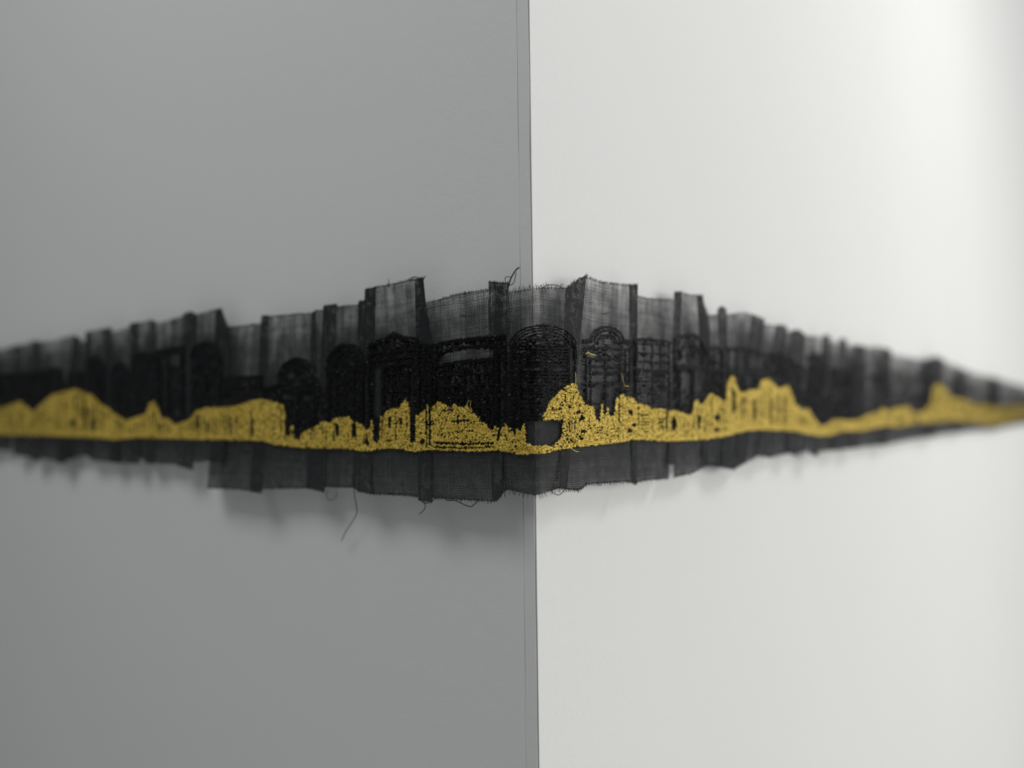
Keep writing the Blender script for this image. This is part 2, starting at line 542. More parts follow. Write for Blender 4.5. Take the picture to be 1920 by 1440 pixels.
for i, spec in enumerate(PAN):
    typ, top, bot, dt, db = spec[:5]
    le = spec[5] if len(spec) > 5 else None
    re_ = spec[6] if len(spec) > 6 else None
    wpx = max(top[-1][0] - top[0][0], bot[-1][0] - bot[0][0])
    nu = int(np.clip(wpx / 3.0, 5, 44))
    nv = 34
    S, Vv = np.meshgrid(np.linspace(0, 1, nu), np.linspace(0, 1, nv))
    dt, db = dt / 1000.0, db / 1000.0
    dens = (0.50 if top[0][0] < 690 else 0.43 if top[0][0] < 950 else 0.345, 0.64)
    cxm = 0.5 * (bot[0][0] + bot[-1][0])
    db = db * (1.55 if 380 < cxm < 960 else 1.3)
    if typ == 'P':
        g = panel_points(top, bot, S, Vv, dt, db, le, re_, 0.0, 0.0007, i)
        o = sheet('gauze_panel', [g], dens, None, i)
    else:
        layers = []
        for k, off in enumerate((0.0, -0.0016)):
            x, y, d = panel_points(top, bot, S, Vv, dt, db, le, re_, 0.0009 + off * 0.35, 0.0003, i)
            # a flattened knife pleat: each layer bows a little so that the folds close at the sides
            d = d + off * np.sin(S * math.pi) * np.clip(np.abs(Vv - 0.5) * 2.4 - 0.4, 0.12, 1)
            layers.append((x + (k - 1) * 0.8 * (S - 0.5), y + (k * 1.1 if k else 0) * (1 - 2 * Vv), d))
        o = sheet('pleat', layers, (0.54 if top[0][0] < 690 else 0.48, 0.50), None, i)
    cx = 0.5 * (top[0][0] + top[-1][0])
    ft, fb = FRINGE.get(top[0][0], (0.0010, 0.0012))
    if 380 < cx < 1560:
        def ft_fn(s, top=top, bot=bot, dt=dt, db=db, le=le, re_=re_, i=i):
            x, y, d = panel_points(top, bot, np.array([s]), np.array([0.0]), dt, db, le, re_, 0.0, 0.0007, i)
            return x[0], y[0], d[0]

        def fb_fn(s, top=top, bot=bot, dt=dt, db=db, le=le, re_=re_, i=i):
            x, y, d = panel_points(top, bot, np.array([s]), np.array([1.0]), dt, db, le, re_, 0.0, 0.0007, i)
            return x[0], y[0], d[0]
        fringe(o, (ft_fn, 0, 1), ft, 0.15, 100 + i, 1)
        fringe(o, (fb_fn, 0, 1), fb, 0.1, 300 + i, -1)

# ------------------------------------------------------------------ embroidery
GOLD_BASE = [(-200, 812), (0, 815), (94, 817), (189, 822), (213, 824), (260, 820), (320, 822), (386, 824), (465, 825), (491, 826), (517, 834), (578, 840), (609, 840), (660, 842), (684, 847), (716, 842), (738, 840), (778, 847), (803, 843), (825, 844), (888, 847), (935, 844), (942, 846), (970, 852), (997, 851), (1020, 850), (1047, 844), (1081, 838), (1104, 836), (1141, 832), (1173, 827), (1198, 824), (1247, 827), (1261, 827), (1322, 824), (1355, 819), (1377, 814), (1400, 807), (1434, 806), (1486, 808), (1512, 813), (1531, 817), (1557, 816), (1581, 808), (1616, 808), (1659, 798), (1685, 800), (1730, 793), (1784, 788), (1820, 791), (1857, 797), (1875, 797), (1920, 788), (1975, 782)]
GOLD_TOP = [(-200, 775), (-160, 760), (-120, 770), (-70, 752), (-30, 770), (0, 765), (14, 761), (38, 750), (50, 761), (64, 772), (78, 756), (99, 739), (123, 732), (142, 728), (156, 734), (175, 740), (189, 756), (208, 768), (227, 782), (236, 787), (255, 780), (274, 775), (281, 756), (289, 751), (298, 765), (303, 784), (317, 782), (327, 795), (354, 787), (367, 771), (383, 763), (412, 763), (444, 760), (462, 753), (488, 747), (517, 753), (531, 758), (535, 771), (536.5, 813), (544, 821), (545, 798), (550, 797), (552, 822), (562, 821), (569, 809), (593, 798), (604, 789), (622, 791), (629, 782), (655, 780), (660, 789), (671, 791), (682, 798), (693, 798), (697, 785), (699, 795), (700, 826), (712, 826), (713, 782), (727, 769), (735, 764), (747, 764), (758, 751), (760, 744), (768, 757), (769, 829), (779, 829), (780, 779), (798, 765), (802, 757), (807, 766), (814, 759), (823, 751), (834, 757), (845, 765), (852, 757), (865, 763), (877, 760), (886, 770), (896, 781), (903, 790), (912, 794), (919, 806), (930, 798), (939, 806), (946, 792), (950, 794), (955, 806), (957, 801), (964, 811), (971, 800), (976, 811), (979, 799), (983.5, 793), (985, 830), (1003, 836), (1038, 834), (1047, 824), (1053, 816), (1055, 790), (1056, 728), (1068, 718), (1081, 720), (1085, 737), (1097, 757), (1108, 760), (1113, 762), (1116, 781), (1124, 791), (1127, 757), (1130, 758), (1133, 786), (1137, 762), (1140, 762), (1142, 782), (1152, 779), (1155, 746), (1160, 741), (1168, 737), (1173, 742), (1189, 746), (1196, 756), (1213, 760), (1223, 765), (1247, 767), (1272, 770), (1286, 776), (1298, 777), (1301, 752), (1308, 749), (1312, 757), (1318, 757), (1326, 745), (1333, 736), (1342, 741), (1355, 752), (1362, 750), (1364, 716), (1373, 702), (1378, 712), (1386, 734), (1398, 734), (1404, 730), (1423, 729), (1427, 711), (1441, 709), (1451, 720), (1460, 728), (1477, 722), (1484, 735), (1489, 754), (1503, 768), (1515, 766), (1524, 780), (1533, 794), (1545, 798), (1566, 784), (1581, 787), (1607, 787), (1628, 777), (1645, 772), (1656, 764), (1667, 773), (1678, 764), (1703, 761), (1712, 773), (1727, 773), (1745, 759), (1749, 728), (1759, 716), (1770, 725), (1783, 743), (1802, 748), (1820, 753), (1830, 761), (1849, 757), (1862, 764), (1884, 761), (1907, 761), (1920, 757), (1975, 757)]


def poly_mask(poly, x, y):
    poly = np.asarray(poly, float)
    x = np.asarray(x, float)
    y = np.asarray(y, float)
    inside = np.zeros(x.shape, bool)
    j = len(poly) - 1
    for i in range(len(poly)):
        xi, yi = poly[i]
        xj, yj = poly[j]
        if yi != yj:
            c = ((yi > y) != (yj > y)) & (x < (xj - xi) * (y - yi) / (yj - yi) + xi)
            inside ^= c
        j = i
    return inside


def rect(x0, y0, x1, y1):
    return [(x0, y0), (x1, y0), (x1, y1), (x0, y1)]


def ell(cx, cy, rx, ry, n=14):
    return [(cx + rx * math.cos(t * 2 * math.pi / n), cy + ry * math.sin(t * 2 * math.pi / n)) for t in range(n)]


def line(pts, w):
    """thin polygon along a polyline"""
    p = np.asarray(pts, float)
    tg = np.gradient(p, axis=0)
    tg /= np.linalg.norm(tg, axis=1, keepdims=True)
    n = np.stack([-tg[:, 1], tg[:, 0]], -1) * w * 0.5
    return np.concatenate([p + n, (p - n)[::-1]])


# arch of the big door under which the gauze stays bare, with the ledge of gold to its right
GOLD_EXTRA = [[(1016, 781), (1025, 770), (1028, 758), (1041, 741), (1057, 728), (1060, 788), (1018, 788)]]
GOLD_HOLES = [rect(629, 795, 636, 816), rect(660, 793, 667, 820), rect(684, 799, 692, 806), ell(689, 830, 5, 6), rect(728, 782, 734, 803), rect(724, 824, 736, 828), rect(749, 784, 755, 797), ell(792, 829, 5, 5),
              rect(716, 785, 718, 825), rect(741, 772, 743, 826),
              line([(827, 771), (852, 769)], 3), line([(847, 790), (881, 788)], 4), line([(852, 809), (890, 808)], 2.4), line([(812, 830), (870, 833), (925, 831)], 4.5), line([(806, 766), (806, 834), (812, 838)], 4.5), line([(812, 838.5), (870, 840.5), (925, 838)], 3.5), line([(799, 760), (800, 840)], 3), line([(937, 805), (933, 828)], 5),
              rect(953, 800, 956.5, 813), rect(963.5, 802, 967, 816), line([(1028, 770), (1054, 766)], 2.4), line([(1059, 738), (1060, 758)], 3),
              rect(1066, 786, 1068.2, 810), rect(1071, 786, 1073.2, 812), rect(1076, 788, 1078.2, 810), ell(1084, 773, 4, 3), ell(1092, 784, 4, 5), ell(1093, 809, 5, 4), ell(1090, 823, 4, 3), ell(1068, 764, 3.5, 2.5), rect(1103, 784, 1105.5, 800),
              rect(1117, 800, 1131, 802), rect(1118, 805.5, 1132, 807.5), rect(1118, 811, 1130, 813), line([(1143, 806), (1162, 802)], 2), line([(1144, 812), (1163, 808)], 2), line([(1144, 818), (1160, 815)], 1.8), rect(1159, 744, 1162, 793),
              ell(1182, 773, 5, 5), ell(1189, 797, 5, 4.5), ell(1181, 808, 5, 4),
              rect(1204, 778, 1217, 780.5), rect(1204, 784, 1218, 786.5), rect(1205, 790, 1218, 792.5), rect(1205, 796, 1217, 798.5), rect(1206, 802, 1217, 804.5), rect(1207, 808, 1217, 810.5), rect(1231, 784, 1244, 787), rect(1232, 791, 1243, 793.5), rect(1233, 797, 1242, 799.5), rect(1249, 767, 1252, 808), ell(1263, 795, 5, 15), rect(1308, 780, 1313, 806), ell(1344, 783, 7, 6), ell(1344, 806, 7, 4.5), rect(1372, 730, 1377, 772), rect(1411, 750, 1417, 788),
              rect(1390, 745, 1394, 790), rect(1444, 745, 1448, 795), rect(1456, 742, 1460, 795), rect(1468, 745, 1472, 796), ell(137, 794, 5, 6), rect(140, 741, 143, 764), rect(171, 786, 179, 808), rect(157, 745, 161, 805), rect(369, 779, 374, 805), rect(386, 790, 391, 808), rect(470, 785, 475, 818), rect(430, 780, 433, 815), rect(1683, 780, 1688, 796), rect(1716, 780, 1722, 795)]


_r = np.random.default_rng(21)
for _x in np.concatenate([np.arange(-180, 690, 7.0), np.arange(1196, 1960, 6.5)]):
    # slender dark slits between the columns of gold stitching
    if _r.uniform() < 0.62:
        _t, _b = float(pl(GOLD_TOP, _x)) + 6, float(pl(GOLD_BASE, _x)) - 9
        if _b - _t > 8:
            _h = _r.uniform(0.35, 0.8) * (_b - _t)
            _y = _r.uniform(_t, _b - _h)
            _w = _r.uniform(1.3, 2.4)
            GOLD_HOLES.append(rect(_x, _y, _x + _w, _y + _h))
for _x in np.arange(702, 1190, 5.0):
    if _r.uniform() < 0.5:
        _t, _b = float(pl(GOLD_TOP, _x)) + 8, float(pl(GOLD_BASE, _x)) - 12
        if _b - _t > 14:
            _y = _r.uniform(_t, _b - 8)
            GOLD_HOLES.append(rect(_x, _y, _x + 1.6, _y + _r.uniform(6, 16)) if _r.uniform() < 0.6 else rect(_x, _y, _x + _r.uniform(5, 12), _y + 1.7))


def in_gold(x, y):
    g = (y > pl(GOLD_TOP, x) + 1.0) & (y < pl(GOLD_BASE, x))
    for p in GOLD_EXTRA:
        g |= poly_mask(p, x, y)
    return g


def in_any(polys, x, y):
    m = np.zeros(np.shape(x), bool)
    for p in polys:
        p = np.asarray(p, float)
        bb = (x >= p[:, 0].min()) & (x <= p[:, 0].max()) & (y >= p[:, 1].min()) & (y <= p[:, 1].max())
        if bb.any():
            m[bb] |= poly_mask(p, x[bb], y[bb])
    return m


def stitch_mesh(name, x, y, ang, length, rad, lift, tone):
    """spindle-shaped stitches lying on the ribbon; length and rad in metres"""
    n = len(x)
    zs = np.interp(x, XS, ZS)
    hpx = 0.5 * length * FPX / zs
    dx, dy = np.cos(ang) * hpx, np.sin(ang) * hpx
    d = DM + 0.0012 + lift
    A = hit(x - dx, y - dy, d)
    B = hit(x + dx, y + dy, d)
    Nn = wall_normal(x, y)
    T = B - A
    T /= np.linalg.norm(T, axis=1, keepdims=True) + 1e-12
    W = np.cross(T, Nn)
    W /= np.linalg.norm(W, axis=1, keepdims=True) + 1e-12
    r = rad[:, None]
    c1, c2 = A * 0.74 + B * 0.26 + Nn * r * 0.5, A * 0.26 + B * 0.74 + Nn * r * 0.5
    V = np.empty((n, 10, 3))
    V[:, 0] = A - Nn * r * 0.3
    for k, (cw, cn) in enumerate(((1, 0), (0, 0.9), (-1, 0), (0, -0.9))):
        V[:, 1 + k] = c1 + W * r * cw + Nn * r * cn
        V[:, 5 + k] = c2 + W * r * cw + Nn * r * cn
    V[:, 9] = B - Nn * r * 0.3
    q = []
    for k in range(4):
        k2 = (k + 1) % 4
        q.append((1 + k, 1 + k2, 5 + k2, 5 + k))
    t = []
    for k in range(4):
        k2 = (k + 1) % 4
        t.append((0, 1 + k2, 1 + k))
        t.append((9, 5 + k, 5 + k2))
    off = (np.arange(n) * 10)[:, None, None]
    Q = (np.array(q)[None] + off).reshape(-1, 4)
    Tt = (np.array(t)[None] + off).reshape(-1, 3)
    me = bpy.data.meshes.new(name)
    flat = np.concatenate([Q.ravel(), Tt.ravel()]).astype(np.int32)
    sizes = np.concatenate([np.full(len(Q), 4), np.full(len(Tt), 3)]).astype(np.int32)
    me.vertices.add(n * 10)
    me.vertices.foreach_set('co', V.ravel())
    me.loops.add(len(flat))
    me.loops.foreach_set('vertex_index', flat)
    me.polygons.add(len(sizes))
    me.polygons.foreach_set('loop_start', np.concatenate([[0], np.cumsum(sizes)[:-1]]).astype(np.int32))
    me.polygons.foreach_set('loop_total', sizes)
    me.polygons.foreach_set('use_smooth', np.ones(len(sizes), bool))
    me.update(calc_edges=True)
    at = me.attributes.new('tone', 'FLOAT', 'POINT')
    at.data.foreach_set('value', np.repeat(tone, 10).astype(np.float32))
    return me


class Stitches:
    def __init__(self):
        self.a = []

    def add(self, x, y, ang, lift, tone=1.0):
        x = np.atleast_1d(np.asarray(x, float))
        self.a.append(np.stack([x, np.broadcast_to(y, x.shape), np.broadcast_to(ang, x.shape), np.broadcast_to(lift, x.shape), np.full(x.shape, tone)], -1))

    def get(self):
        return np.concatenate(self.a) if self.a else np.zeros((0, 5))


def step(x):
    return max(0.62, float(zscale(x)))


def fill(st, poly, ang=0.0, dens=1.0, lift=0.0, row=2.3, ln=5.2):
    """rows of running stitches over a polygon"""
    p = np.asarray(poly, float)
    c = p.mean(0)
    k = step(c[0])
    ca, sa = math.cos(ang), math.sin(ang)
    q = np.stack([(p[:, 0] - c[0]) * ca + (p[:, 1] - c[1]) * sa, -(p[:, 0] - c[0]) * sa + (p[:, 1] - c[1]) * ca], -1)
    rows = np.arange(q[:, 1].min(), q[:, 1].max(), row * k)
    cols = np.arange(q[:, 0].min() - 3, q[:, 0].max() + 3, ln * k * 0.8)
    if len(rows) == 0 or len(cols) == 0:
        return
    U, Vv = np.meshgrid(cols, rows)
    U = U + rng.uniform(-1.6, 1.6, U.shape) * k + (np.arange(len(rows)) % 2)[:, None] * ln * 0.4 * k
    Vv = Vv + rng.normal(0, 0.35, U.shape) * k
    x = c[0] + U * ca - Vv * sa
    y = c[1] + U * sa + Vv * ca
    m = poly_mask(p, x, y) & (rng.uniform(0, 1, U.shape) < dens)
    st.add(x[m], y[m], ang + rng.normal(0, 0.22, m.sum()), lift + rng.uniform(0, 0.0004, m.sum()))


def stroke(st, pts, w=4.0, lift=0.0005, ln=5.0, row=2.1):
    p = np.asarray(pts, float)
    seg = np.linalg.norm(np.diff(p, axis=0), axis=1)
    L = np.concatenate([[0], np.cumsum(seg)])
    k = step(p[:, 0].mean())
    n = max(1, int(round(w / (row * k))))
    for j in range(n):
        off = (j - (n - 1) / 2) * row * k
        s = np.arange(rng.uniform(0, 2), L[-1], ln * k * 0.72)
        if len(s) == 0:
            continue
        x, y = np.interp(s, L, p[:, 0]), np.interp(s, L, p[:, 1])
        x2, y2 = np.interp(np.minimum(s + 1.5, L[-1]), L, p[:, 0]), np.interp(np.minimum(s + 1.5, L[-1]), L, p[:, 1])
        x1, y1 = np.interp(np.maximum(s - 1.5, 0), L, p[:, 0]), np.interp(np.maximum(s - 1.5, 0), L, p[:, 1])
        a = np.arctan2(y2 - y1, x2 - x1)
        x, y = x - np.sin(a) * off, y + np.cos(a) * off
        st.add(x + rng.normal(0, .3, len(s)) * k, y + rng.normal(0, .3, len(s)) * k, a + 0.2 * np.where(np.arange(len(s)) % 2, 1, -1) + rng.normal(0, .08, len(s)), lift + rng.uniform(0, .0003, len(s)), 0.2)


def arc(cx, cy, rx, ry, a0=180, a1=360, n=18, skew=0.0):
    t = np.radians(np.linspace(a0, a1, n))
    return np.stack([cx + rx * np.cos(t), cy + ry * np.sin(t) + skew * np.cos(t)], -1)


def base_of(x):
    return float(pl(GOLD_BASE, x)) - 2.0


# each motif: (label, top outline, gaps where bare gauze shows, list of strokes, fill angle)
H, VV = 0.0, math.pi / 2
MOT = []


def motif(label, top, gaps=(), strokes=(), ang=H, slats=(), name='embroidered_doorway', rows=()):
    MOT.append(dict(label=label, top=top, gaps=list(gaps), strokes=list(strokes), ang=ang, slats=list(slats), name=name))


for a, b2, t in ((-200, -160, 712), (-155, -110, 705), (-104, -66, 708), (-60, -25, 702)):
    motif(None, [(a, t + 4), ((a + b2) / 2, t - 4), (b2, t)], ang=VV)
motif(None, [(-20, 701), (24, 699), (50, 698)], [rect(8, 712, 14, 745)], ang=VV)
motif(None, [(54, 698), (68, 694), (85, 696)], [rect(66, 715, 71, 740)], ang=VV)
motif(None, [(88, 693), (101, 688), (119, 694)], [], ang=VV)
motif(None, [(127, 701), (140, 696), (156, 698)], [rect(136, 712, 142, 726)], ang=VV)
motif('tall black arch with a rounded head', [(162, 690), (168, 675), (178, 667), (190, 674), (197, 690)], [rect(184, 705, 188, 738)], [(arc(179, 690, 15, 20), 4)], ang=VV)
motif(None, [(207, 700), (216, 684), (226, 677), (236, 684), (243, 700)], [rect(228, 718, 236, 760)], [(arc(225, 700, 15, 20), 4)], ang=VV)
motif(None, [(247, 666), (262, 660), (291, 664)], [rect(277, 690, 283, 740)], ang=VV)
motif('square window frame with a flat lintel', [(292, 656), (320, 651), (346, 648)],
      [rect(301, 672, 311, 762), rect(344, 676, 356, 765), rect(317, 664, 337, 688), rect(318, 764, 330, 772)],
      [([(293, 658), (346, 650)], 6), ([(313, 692), (342, 690)], 5), ([(296, 660), (298, 780)], 5), ([(315, 660), (316, 770)], 5), ([(341, 660), (342, 770)], 5)], ang=H, name='embroidered_window')
motif('arched window under a small pediment', [(357, 664), (368, 648), (381, 640), (396, 647), (413, 664), (416, 690)],
      [rect(370, 688, 382, 694), rect(366, 722, 374, 736), rect(390, 722, 400, 738)], [(arc(385, 668, 25, 24), 7), ([(360, 700), (412, 698)], 5), ([(385, 690), (386, 750)], 5)], ang=VV, name='embroidered_window')
motif(None, [(417, 712), (430, 707), (462, 705), (491, 703)], [rect(424, 738, 436, 746), rect(452, 716, 464, 722)], [([(420, 728), (490, 724)], 5)], ang=H, name='embroidered_window')
motif('double door under a half-round fanlight', [(494, 727), (519, 722), (521, 700), (530, 683), (545, 673), (560, 670), (575, 675), (587, 688), (592, 705), (594, 722), (610, 734)],
      [[(535, 710), (537, 702), (546, 697), (554, 706), (548, 711)], [(565, 706), (574, 697), (583, 704), (584, 712), (571, 711)], [(548, 724), (552, 715), (564, 715), (567, 724)], [(526, 720), (529, 714), (538, 716), (539, 721)], rect(529, 740, 552, 748), rect(564, 738, 583, 751), rect(546, 754, 551, 782), rect(588, 768, 600, 782), rect(597, 742, 601, 792)],
      [(arc(557, 724, 34, 50), 8), (arc(557, 722, 22, 30), 5), ([(516, 730), (600, 731)], 7), ([(557, 692), (557, 712)], 3), ([(558, 734), (558, 800)], 6), ([(524, 734), (526, 800)], 5), ([(590, 736), (590, 800)], 4)], ang=VV)
motif('tall double door under a dark arched fanlight', [(611, 695), (614, 672), (622, 658), (635, 649), (650, 645), (665, 646), (676, 655), (680, 668), (683, 695)],
      [ell(633, 680, 3.5, 2.5), ell(643, 669, 3, 3), ell(655, 674, 3.5, 2.5), ell(660, 667, 4, 2), ell(666, 681, 4, 3), rect(645, 742, 650, 775), rect(622, 704, 625, 770)],
      [(arc(647, 690, 32, 43), 7), (arc(647, 690, 20, 27), 4), ([(614, 695), (682, 693)], 6), ([(647, 696), (648, 790)], 4), ([(632, 700), (633, 790)], 3), ([(664, 700), (664, 790)], 3), ([(618, 700), (618, 790)], 4), ([(679, 696), (680, 790)], 4)], ang=VV)
motif('door with columns under a stepped pediment', [(687, 652), (697, 641), (715, 635), (730, 628), (738, 622), (745, 625), (752, 628), (765, 631), (780, 632), (784, 643), (799, 645)],
      [[(699, 690), (714, 684), (714, 782), (699, 784)], rect(767, 700, 774, 782)],
      [([(692, 650), (738, 628), (783, 642)], 6), ([(694, 664), (782, 654)], 5), ([(696, 678), (780, 668)], 4), ([(718, 688), (765, 682)], 4), ([(719, 684), (719, 800)], 5), ([(765, 682), (765, 760)], 4), ([(735, 700), (735, 770)], 3), ([(691, 660), (692, 800)], 6), ([(784, 648), (785, 780)], 5), ([(795, 648), (797, 770)], 5), ([(726, 734), (764, 733)], 3)], ang=H)
motif('wide shop window with many small panes', [(799, 652), (812, 645), (830, 641), (860, 636), (900, 631), (948, 628)],
      [[(818, 681), (835, 662), (880, 655), (924, 655), (924, 669), (884, 673), (842, 680)], [(826, 656), (850, 649), (880, 644), (880, 646), (850, 651.5), (828, 658.5)]] + [rect(938, y, 944, y + 7) for y in range(664, 790, 12)],
      [([(802, 651), (850, 640), (946, 631)], 7), ([(820, 662), (850, 653), (928, 648)], 5), ([(820, 686), (850, 680), (928, 673)], 6), ([(806, 655), (806, 770)], 7), ([(815, 668), (815, 780)], 4), ([(932, 650), (932, 800)], 6), ([(948, 640), (949, 800)], 6)]
      + [([(xx, 682 - (xx - 832) * .1), (xx + 1, 800)], 2.6) for xx in (832, 845, 857, 869, 883, 896, 911, 924)] + [([(820, yy), (928, yy - 5)], 2.6) for yy in (705, 726, 748, 768)], ang=VV, name='embroidered_window')
motif('broad door under a big ringed arch, its lower half bare gauze', [(954, 646), (960, 634), (970, 624), (984, 615), (1000, 610), (1018, 607), (1040, 609), (1060, 617), (1073, 627), (1080, 640), (1081, 672)],
      [[(985, 832), (986, 792), (1000, 789), (1020, 788), (1050, 790), (1056, 800), (1054, 816), (1046, 826), (1036, 834), (1006, 836)], line(arc(1018, 649, 59.5, 36.5), 2.2), line(arc(1018, 651, 54.5, 33.5), 2.2), line(arc(1018, 653, 49, 30), 2.4), rect(970, 662, 972.5, 790), rect(1070, 652, 1076, 712), rect(979, 691, 1022, 694), rect(1030, 691, 1064, 694), ell(1069, 649, 2.2, 4), rect(988, 728, 991, 780), rect(1023, 728, 1026, 770)],
      [(arc(1018, 648, 62, 38), 3.2), (arc(1018, 650, 57, 35), 3.2), (arc(1018, 652, 52, 32), 3.2), (arc(1018, 654, 46, 28), 3), ([(974, 660), (974, 800)], 4), ([(960, 645), (961, 800)], 7), ([(967, 640), (968, 800)], 4), ([(1066, 655), (1068, 730)], 4), ([(1078, 645), (1079, 720)], 3), ([(976, 688), (1066, 686)], 3), ([(978, 722), (1050, 720)], 3), ([(1026, 650), (1027, 725)], 3.4), ([(978, 785), (1018, 784)], 5)]
      + [([(978, yy), (1024, yy - 1)], 2) for yy in range(648, 720, 6)] + [([(1029, yy), (1064, yy - 1)], 2) for yy in range(648, 718, 6)] + [([(993, yy), (1020, yy)], 2) for yy in range(730, 780, 6)], ang=H)
motif('arched doorway with a round rosette over a lintel', [(1092, 637), (1105, 635), (1108, 626), (1116, 618), (1128, 612), (1143, 611), (1156, 616), (1166, 626), (1169, 634), (1184, 639), (1185, 654), (1181, 658)],
      [line(arc(1138, 641.5, 26.5, 24.5), 2.4), line(arc(1138, 642.5, 21, 18.5), 2.6), rect(1101, 672, 1104, 760), rect(1166, 672, 1170, 735), rect(1109, 679, 1131, 685), rect(1139, 679, 1160, 685), rect(1109, 704, 1131, 716), rect(1139, 704, 1160, 715), rect(1109, 692, 1131, 697), rect(1139, 692, 1160, 697), ell(1127, 644, 4.5, 3.6), ell(1138, 641, 5, 4), ell(1146, 644, 3, 3.6), [(1099, 664), (1106, 660), (1118, 664), (1112, 668), (1102, 668)], [(1146, 663), (1152, 659), (1161, 661), (1158, 665)], rect(1111, 727, 1128, 756), rect(1141, 727, 1152, 772), rect(1085, 665, 1093, 715)],
      [(arc(1138, 641, 29, 27), 3.5), (arc(1138, 642, 24, 22), 3.2), (arc(1138, 643, 18, 15), 3.2), ([(1093, 640), (1108, 640)], 7), ([(1166, 642), (1184, 644)], 7), ([(1095, 653), (1182, 655)], 4), ([(1098, 656), (1099, 760)], 4), ([(1106, 670), (1107, 760)], 3), ([(1172, 658), (1173, 740)], 4), ([(1162, 665), (1163, 735)], 3), ([(1104, 674), (1170, 674)], 3), ([(1106, 688), (1168, 688)], 3), ([(1106, 700), (1168, 700)], 3), ([(1104, 720), (1168, 718)], 4), ([(1134, 670), (1135, 780)], 4), ([(1180, 655), (1181, 715)], 3)], ang=H)
motif('shuttered window with slatted lower panels', [(1189, 635), (1215, 633), (1248, 638), (1258, 642)],
      [rect(1196, 648, 1205, 660), rect(1210, 648, 1219, 660), rect(1226, 648, 1236, 661), rect(1241, 648, 1251, 661), rect(1196, 666, 1205, 676), rect(1210, 666, 1219, 676), rect(1226, 668, 1236, 677), rect(1241, 668, 1251, 677), rect(1196, 681, 1219, 690), rect(1226, 683, 1251, 692)] + [rect(1197, y, 1218, y + 3.2) for y in range(697, 758, 7)] + [rect(1230, y, 1246, y + 3) for y in range(710, 762, 8)] + [rect(1181, 655, 1188, 712)],
      [([(1190, 637), (1220, 636), (1257, 643)], 4), ([(1192, 642), (1193, 760)], 4), ([(1222, 645), (1223, 770)], 4), ([(1254, 646), (1254, 770)], 4), ([(1194, 662), (1252, 664)], 3), ([(1194, 678), (1252, 680)], 3), ([(1194, 692), (1252, 696)], 3), ([(1207, 645), (1207, 690)], 2.6), ([(1238, 645), (1238, 690)], 2.6)], ang=VV, name='embroidered_window')
motif('arched window with a spoked half-round head', [(1262, 652), (1264, 636), (1275, 628), (1292, 624), (1308, 629), (1318, 640), (1323, 656)],
      [[(1277, 662), (1283, 656), (1286, 664), (1281, 668)], [(1288, 655), (1296, 655), (1294, 664), (1289, 664)], [(1277, 672), (1289, 670), (1288, 683), (1277, 682)], [(1293, 672), (1304, 674), (1305, 683), (1293, 683)], line([(1263, 698), (1257, 720), (1257, 742), (1265, 764)], 4.5), rect(1311, 692, 1319, 744), line(arc(1293, 665, 24, 29), 3.5), rect(1279, 698, 1296, 728), rect(1303, 700, 1309, 760), rect(1291, 706, 1296, 736)],
      [(arc(1292, 664, 30, 38), 5), (arc(1294, 666, 18, 20), 5), ([(1268, 688), (1320, 688)], 6), ([(1274, 694), (1275, 770)], 5), ([(1300, 694), (1300, 770)], 5)], ang=VV, name='embroidered_window')
motif('narrow dark arched door', [(1325, 668), (1330, 655), (1340, 649), (1350, 654), (1358, 670)], [rect(1331, 688, 1348, 691)], [(arc(1341, 668, 15, 18), 5), ([(1328, 694), (1356, 694)], 4), ([(1354, 670), (1356, 740)], 5)], ang=VV)
motif('wide flat window with pale bare panes', [(1363, 652), (1380, 649), (1400, 650), (1424, 658), (1438, 668)],
      [rect(1370, 660, 1377, 690), rect(1384, 658, 1397, 693), [(1402, 660), (1418, 662), (1432, 672), (1432, 690), (1402, 690)], rect(1396, 702, 1410, 722)],
      [([(1364, 654), (1400, 653), (1436, 668)], 5), ([(1366, 698), (1434, 698)], 6), ([(1380, 655), (1381, 700)], 4)], ang=VV, name='embroidered_window')
motif(None, [(1438, 663), (1458, 660), (1474, 668), (1500, 684), (1514, 688)], [ell(1450, 690, 5, 4), ell(1466, 712, 5, 3)], ang=VV)
motif('solid dark tall doorway', [(1514, 665), (1532, 663), (1552, 664)], [], [([(1515, 667), (1551, 667)], 6)], ang=VV)
motif(None, [(1554, 690), (1575, 689), (1602, 692)], [rect(1562, 730, 1572, 752)], ang=VV)
motif(None, [(1603, 690), (1613, 680), (1628, 685)], [], ang=VV)
motif(None, [(1630, 699), (1650, 701), (1664, 692), (1690, 698), (1712, 702), (1745, 704), (1776, 711)], [rect(1642, 728, 1654, 756), rect(1722, 712, 1732, 735)], ang=VV)
motif(None, [(1779, 711), (1802, 715), (1840, 725)], [], ang=VV)
motif(None, [(1843, 727), (1857, 730), (1920, 737), (1972, 750)], [], ang=VV)

